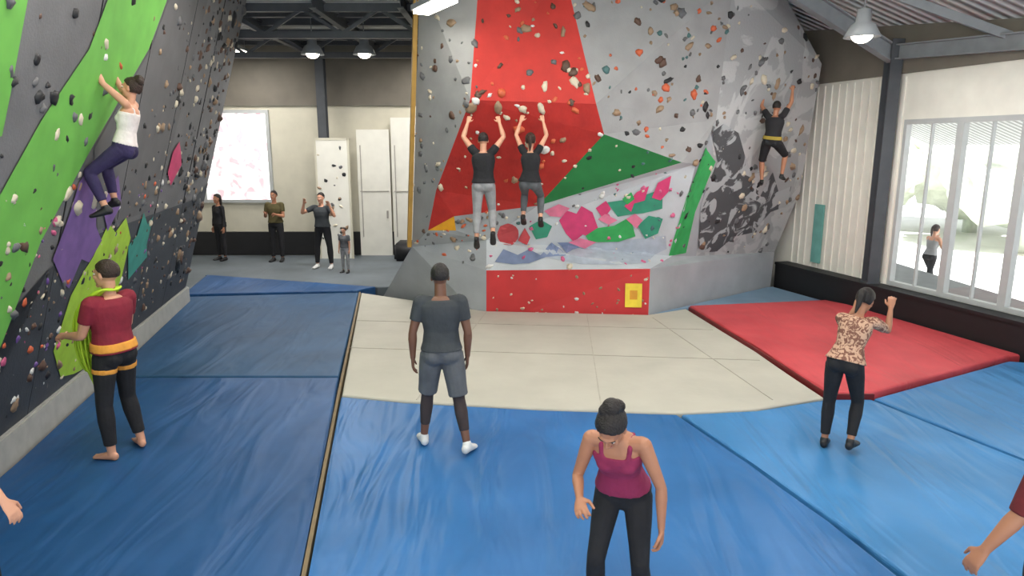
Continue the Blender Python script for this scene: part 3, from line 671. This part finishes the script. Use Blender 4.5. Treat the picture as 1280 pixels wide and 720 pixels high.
# foreground woman
person('woman',(.66,3.76,0),160,1.66,True,dict(spine=(.05,.38,1),chest=(.0,.62,1),hup=(.02,1,.85),hfwd=(.12,.7,-.8),aL=((-.4,-.12,-1),(-.05,.05,-1)),aR=((.28,-.12,-.9),(-.3,.95,-.1)),lL=((-.12,.3,-1),(-.05,-.35,-1)),lR=((.1,.4,-1),(.05,-.25,-1)),cR=.7,cL=.5),
 dict(tank=MAG,pants=(BLK,1.9,.006,0),shoes=SHB),SK2,HB,'bun',.0055,0)
# woman on the right
person('woman',(3.12,6.17,0),-38,1.6,True,dict(spine=(.08,.3,1),chest=(.12,.42,1),hup=(.15,.5,1),hfwd=(.2,1,-.6),aL=((-.05,.65,-.4),(.35,.4,1)),aR=((.25,.7,-.35),(-.05,.45,1)),lL=((-.08,.12,-1),(0,-.12,-1)),lR=((.1,.35,-1),(0,-.45,-1)),cL=.7,cR=.7),
 dict(shirt=(PAT,.7),pants=(BLK,1.85,.01,0),shoes=SHB),SK2,HB,'pony',.0065,0)
person('man',(2.68,3.0,0),12,1.76,False,dict(aL=((-.3,.12,-1),(-.35,.25,-.8)),aR=((.15,0,-1),(.05,.15,-1))),dict(shirt=(DRD,1.0),pants=(BLK,1.9,.014,0),shoes=SHB),SK2,HB,'short',.0075,0)
person('woman',(-3.17,3.62,0),-10,1.7,True,dict(aR=((.1,-.1,-1),(.55,.1,-.9)),aL=((-.15,0,-1),(-.05,.15,-1))),dict(shirt=(GRY,.4),pants=(BLK,1.9,.01,0),shoes=SHB),SK1,HBR,'pony',.0075,0)
# climbers
r=person('climber',(-3.86,6.98,2.84),100,1.5,True,dict(spine=(.05,-.28,1),chest=(.05,-.2,1),hfwd=(.1,.8,.5),aL=((-.2,.45,.5),(.1,.4,1)),aR=((.5,.5,.5),(.1,.4,1)),lL=((-.1,.8,-.6),(-.05,-.35,-1)),lR=((.5,.7,-.4),(-.1,-.15,-1)),fL=(-.2,1,-.2),fR=(.3,1,-.2),cL=.8,cR=.8),dict(tank=WHT,pants=(PUR,1.8,.012,0),shoes=SHB),SK1,HBR,'bun',.009)
hl_pts=[r[k] for k in('hL','hR','fL','fR')]
r=person('climber',(-.43,10.5,2.30),0,1.66,False,dict(spine=(0,-.03,1),chest=(0,.08,1),hfwd=(0,.8,.4),aL=((-.45,.3,.6),(.3,.35,1)),aR=((.45,.3,.6),(-.3,.35,1)),lL=((-.05,.1,-1),(-.02,-.15,-1)),lR=((.1,.4,-1),(.05,-.6,-1)),fL=(0,.7,-.7),fR=(0,.5,-.8),cL=.9,cR=.9),dict(shirt=(BLK,.3),pants=(LGR,1.8,.014,0),shoes=SHB),SK1,HB,'short',.009)
hc_pts=[r['hL'],r['hR']]
r=person('climber',(.27,10.5,2.32),-8,1.6,True,dict(spine=(.06,-.03,1),chest=(-.02,.08,1),hfwd=(0,.8,.4),aL=((-.35,.3,.7),(.3,.35,1)),aR=((.35,.3,.7),(-.3,.35,1)),lL=((-.1,.95,-.4),(-.02,-.4,-1)),lR=((.12,.8,-.45),(.05,-.5,-1)),fL=(0,.8,-.5),fR=(0,.8,-.5),cL=.9,cR=.9),dict(shirt=(BLK,.3),pants=(GRY,1.8,.01,0),shoes=SHB),SK1,HBR,'pony',.009)
hc_pts+=[r['hL'],r['hR']]
r=person('climber',(4.6,12.45,2.95),-25,1.5,False,dict(spine=(.1,-.08,1),chest=(.05,.0,1),hfwd=(.2,1,.3),aL=((-.4,.4,.6),(.1,.35,1)),aR=((.4,.3,.8),(.0,.3,1)),lL=((-.25,.5,-1),(.05,.1,-1)),lR=((.4,.7,-.6),(-.1,0,-1)),fL=(-.2,1,-.2),fR=(.3,1,-.2),cL=.9,cR=.9),dict(shirt=(BLK,.5),pants=(BLK,1.0,.02,0),belt=cl('mustard',(150,130,50)),shoes=SHB),SK2,HB,'short',.009)
hr_pts=[r[k] for k in('hL','hR','fL','fR')]
# far people
person('man',(-5.95,17.3,0),175,1.78,False,dict(aL=((-.2,.2,-1),(.3,.7,.2)),aR=((.2,.1,-1),(-.3,.7,.3))),dict(shirt=(OLV,.6),pants=(BLK,1.9,.014,0),shoes=SHB),SK2,HB,'short',.012,0)
person('woman',(-7.45,17.5,0),150,1.68,True,dict(),dict(shirt=(BLK,1.9),pants=(BLK,1.9,.01,0),shoes=SHB),SK2,HB,'long',.012,0)
person('man',(-4.5,16.3,0),170,1.8,False,dict(aL=((-.55,.4,-.5),(.3,.3,1)),aR=((.6,.3,-.3),(-.4,.3,1)),lL=((-.15,0,-1),(-.05,0,-1)),lR=((.15,0,-1),(.05,0,-1))),dict(shirt=(CHA,.6),pants=(BLK,1.9,.014,0),shoes=SHW),SK1,HB,'short',.012,0)
person('child',(-3.85,15.7,0),160,1.05,False,dict(),dict(shirt=(GRY,.6),pants=(LGR,1.9,.014,0),shoes=SHB),SK1,HBR,'short',.014,0)
person('woman',(10.75,17.5,-.8),-70,1.78,True,dict(spine=(.02,.1,1),aL=((-.1,.5,-.8),(0,.6,.8)),aR=((.1,.4,-.9),(0,.7,.6)),lL=((-.05,.6,-1),(0,.25,-1)),lR=((.05,-.25,-1),(0,-.75,-1))),dict(tank=LGR,pants=(BLK,1.9,.006,0),shoes=SHB),SK1,HBR,'pony',.012,-.8)
for p in hl_pts:
    d=(p-B1).dot(on);q=p-on*d;hold(hl,q,on,max(.06,min(.1,d*.9)),random.choice([0,7,4]))
for p in hc_pts+hr_pts:
    l,n,i,d=BV.find_nearest(p)
    if l is not None:
        if n.y>0:n=-n
        hold(hb,l,n,max(.05,min(.09,d*.6)),random.choice([0,2]))
obj('holds',bm2me(hb,'hb',normals=False),HMs,cw)
obj('holds',bm2me(hl,'hl',normals=False),HMs,lw)

# lime rope hank slung round the neck of the man by the wall, hanging down his front
bm=bmesh.new()
yw=math.radians(68);fd=V((-math.sin(yw),math.cos(yw),0));sd=V((math.cos(yw),math.sin(yw),0));nk=mr['neck']
for k in range(34):
    L_=random.uniform(.7,1.02);w=random.uniform(.06,.17);dy=random.uniform(.14,.27);pts=[];jx=random.uniform(-.07,.04)
    n=44
    for j in range(n):
        a=2*math.pi*j/n
        s_=math.sin(a);c_=math.cos(a)          # c=1 behind the neck, c=-1 at the bottom of the loop
        z=.03-(L_)*max(0,(1-c_)/2-.12)/.88
        y=-.08 if c_>.85 else (dy+.03 if c_<.3 else -.08+(dy+.11)*(.85-c_)/.55)
        pts.append(nk+sd*(s_*w*(1 if c_<.3 else 1.05)+jx*(1-c_)/2)+fd*y+V((0,0,z+.02+(.035 if .3<c_<.9 else 0))))
    for _ in range(4):
        pts=[(pts[j-1]+pts[j]*2+pts[(j+1)%n])/4 for j in range(n)]
    pts.append(pts[0].copy());tube(bm,pts,[.011]*len(pts),n=6)
for k in range(7):
    z=-.34-.02*k;pts=[]
    for j in range(17):
        a=2*math.pi*j/16;pts.append(nk+sd*(.11*math.cos(a)+.0)+fd*(.21+.06*math.sin(a))+V((0,0,z)))
    tube(bm,pts,[.011]*len(pts),n=6)
obj('climbing_rope',bm2me(bm,'rope',True),[mat('lime_rope',(178,212,50),.6)])
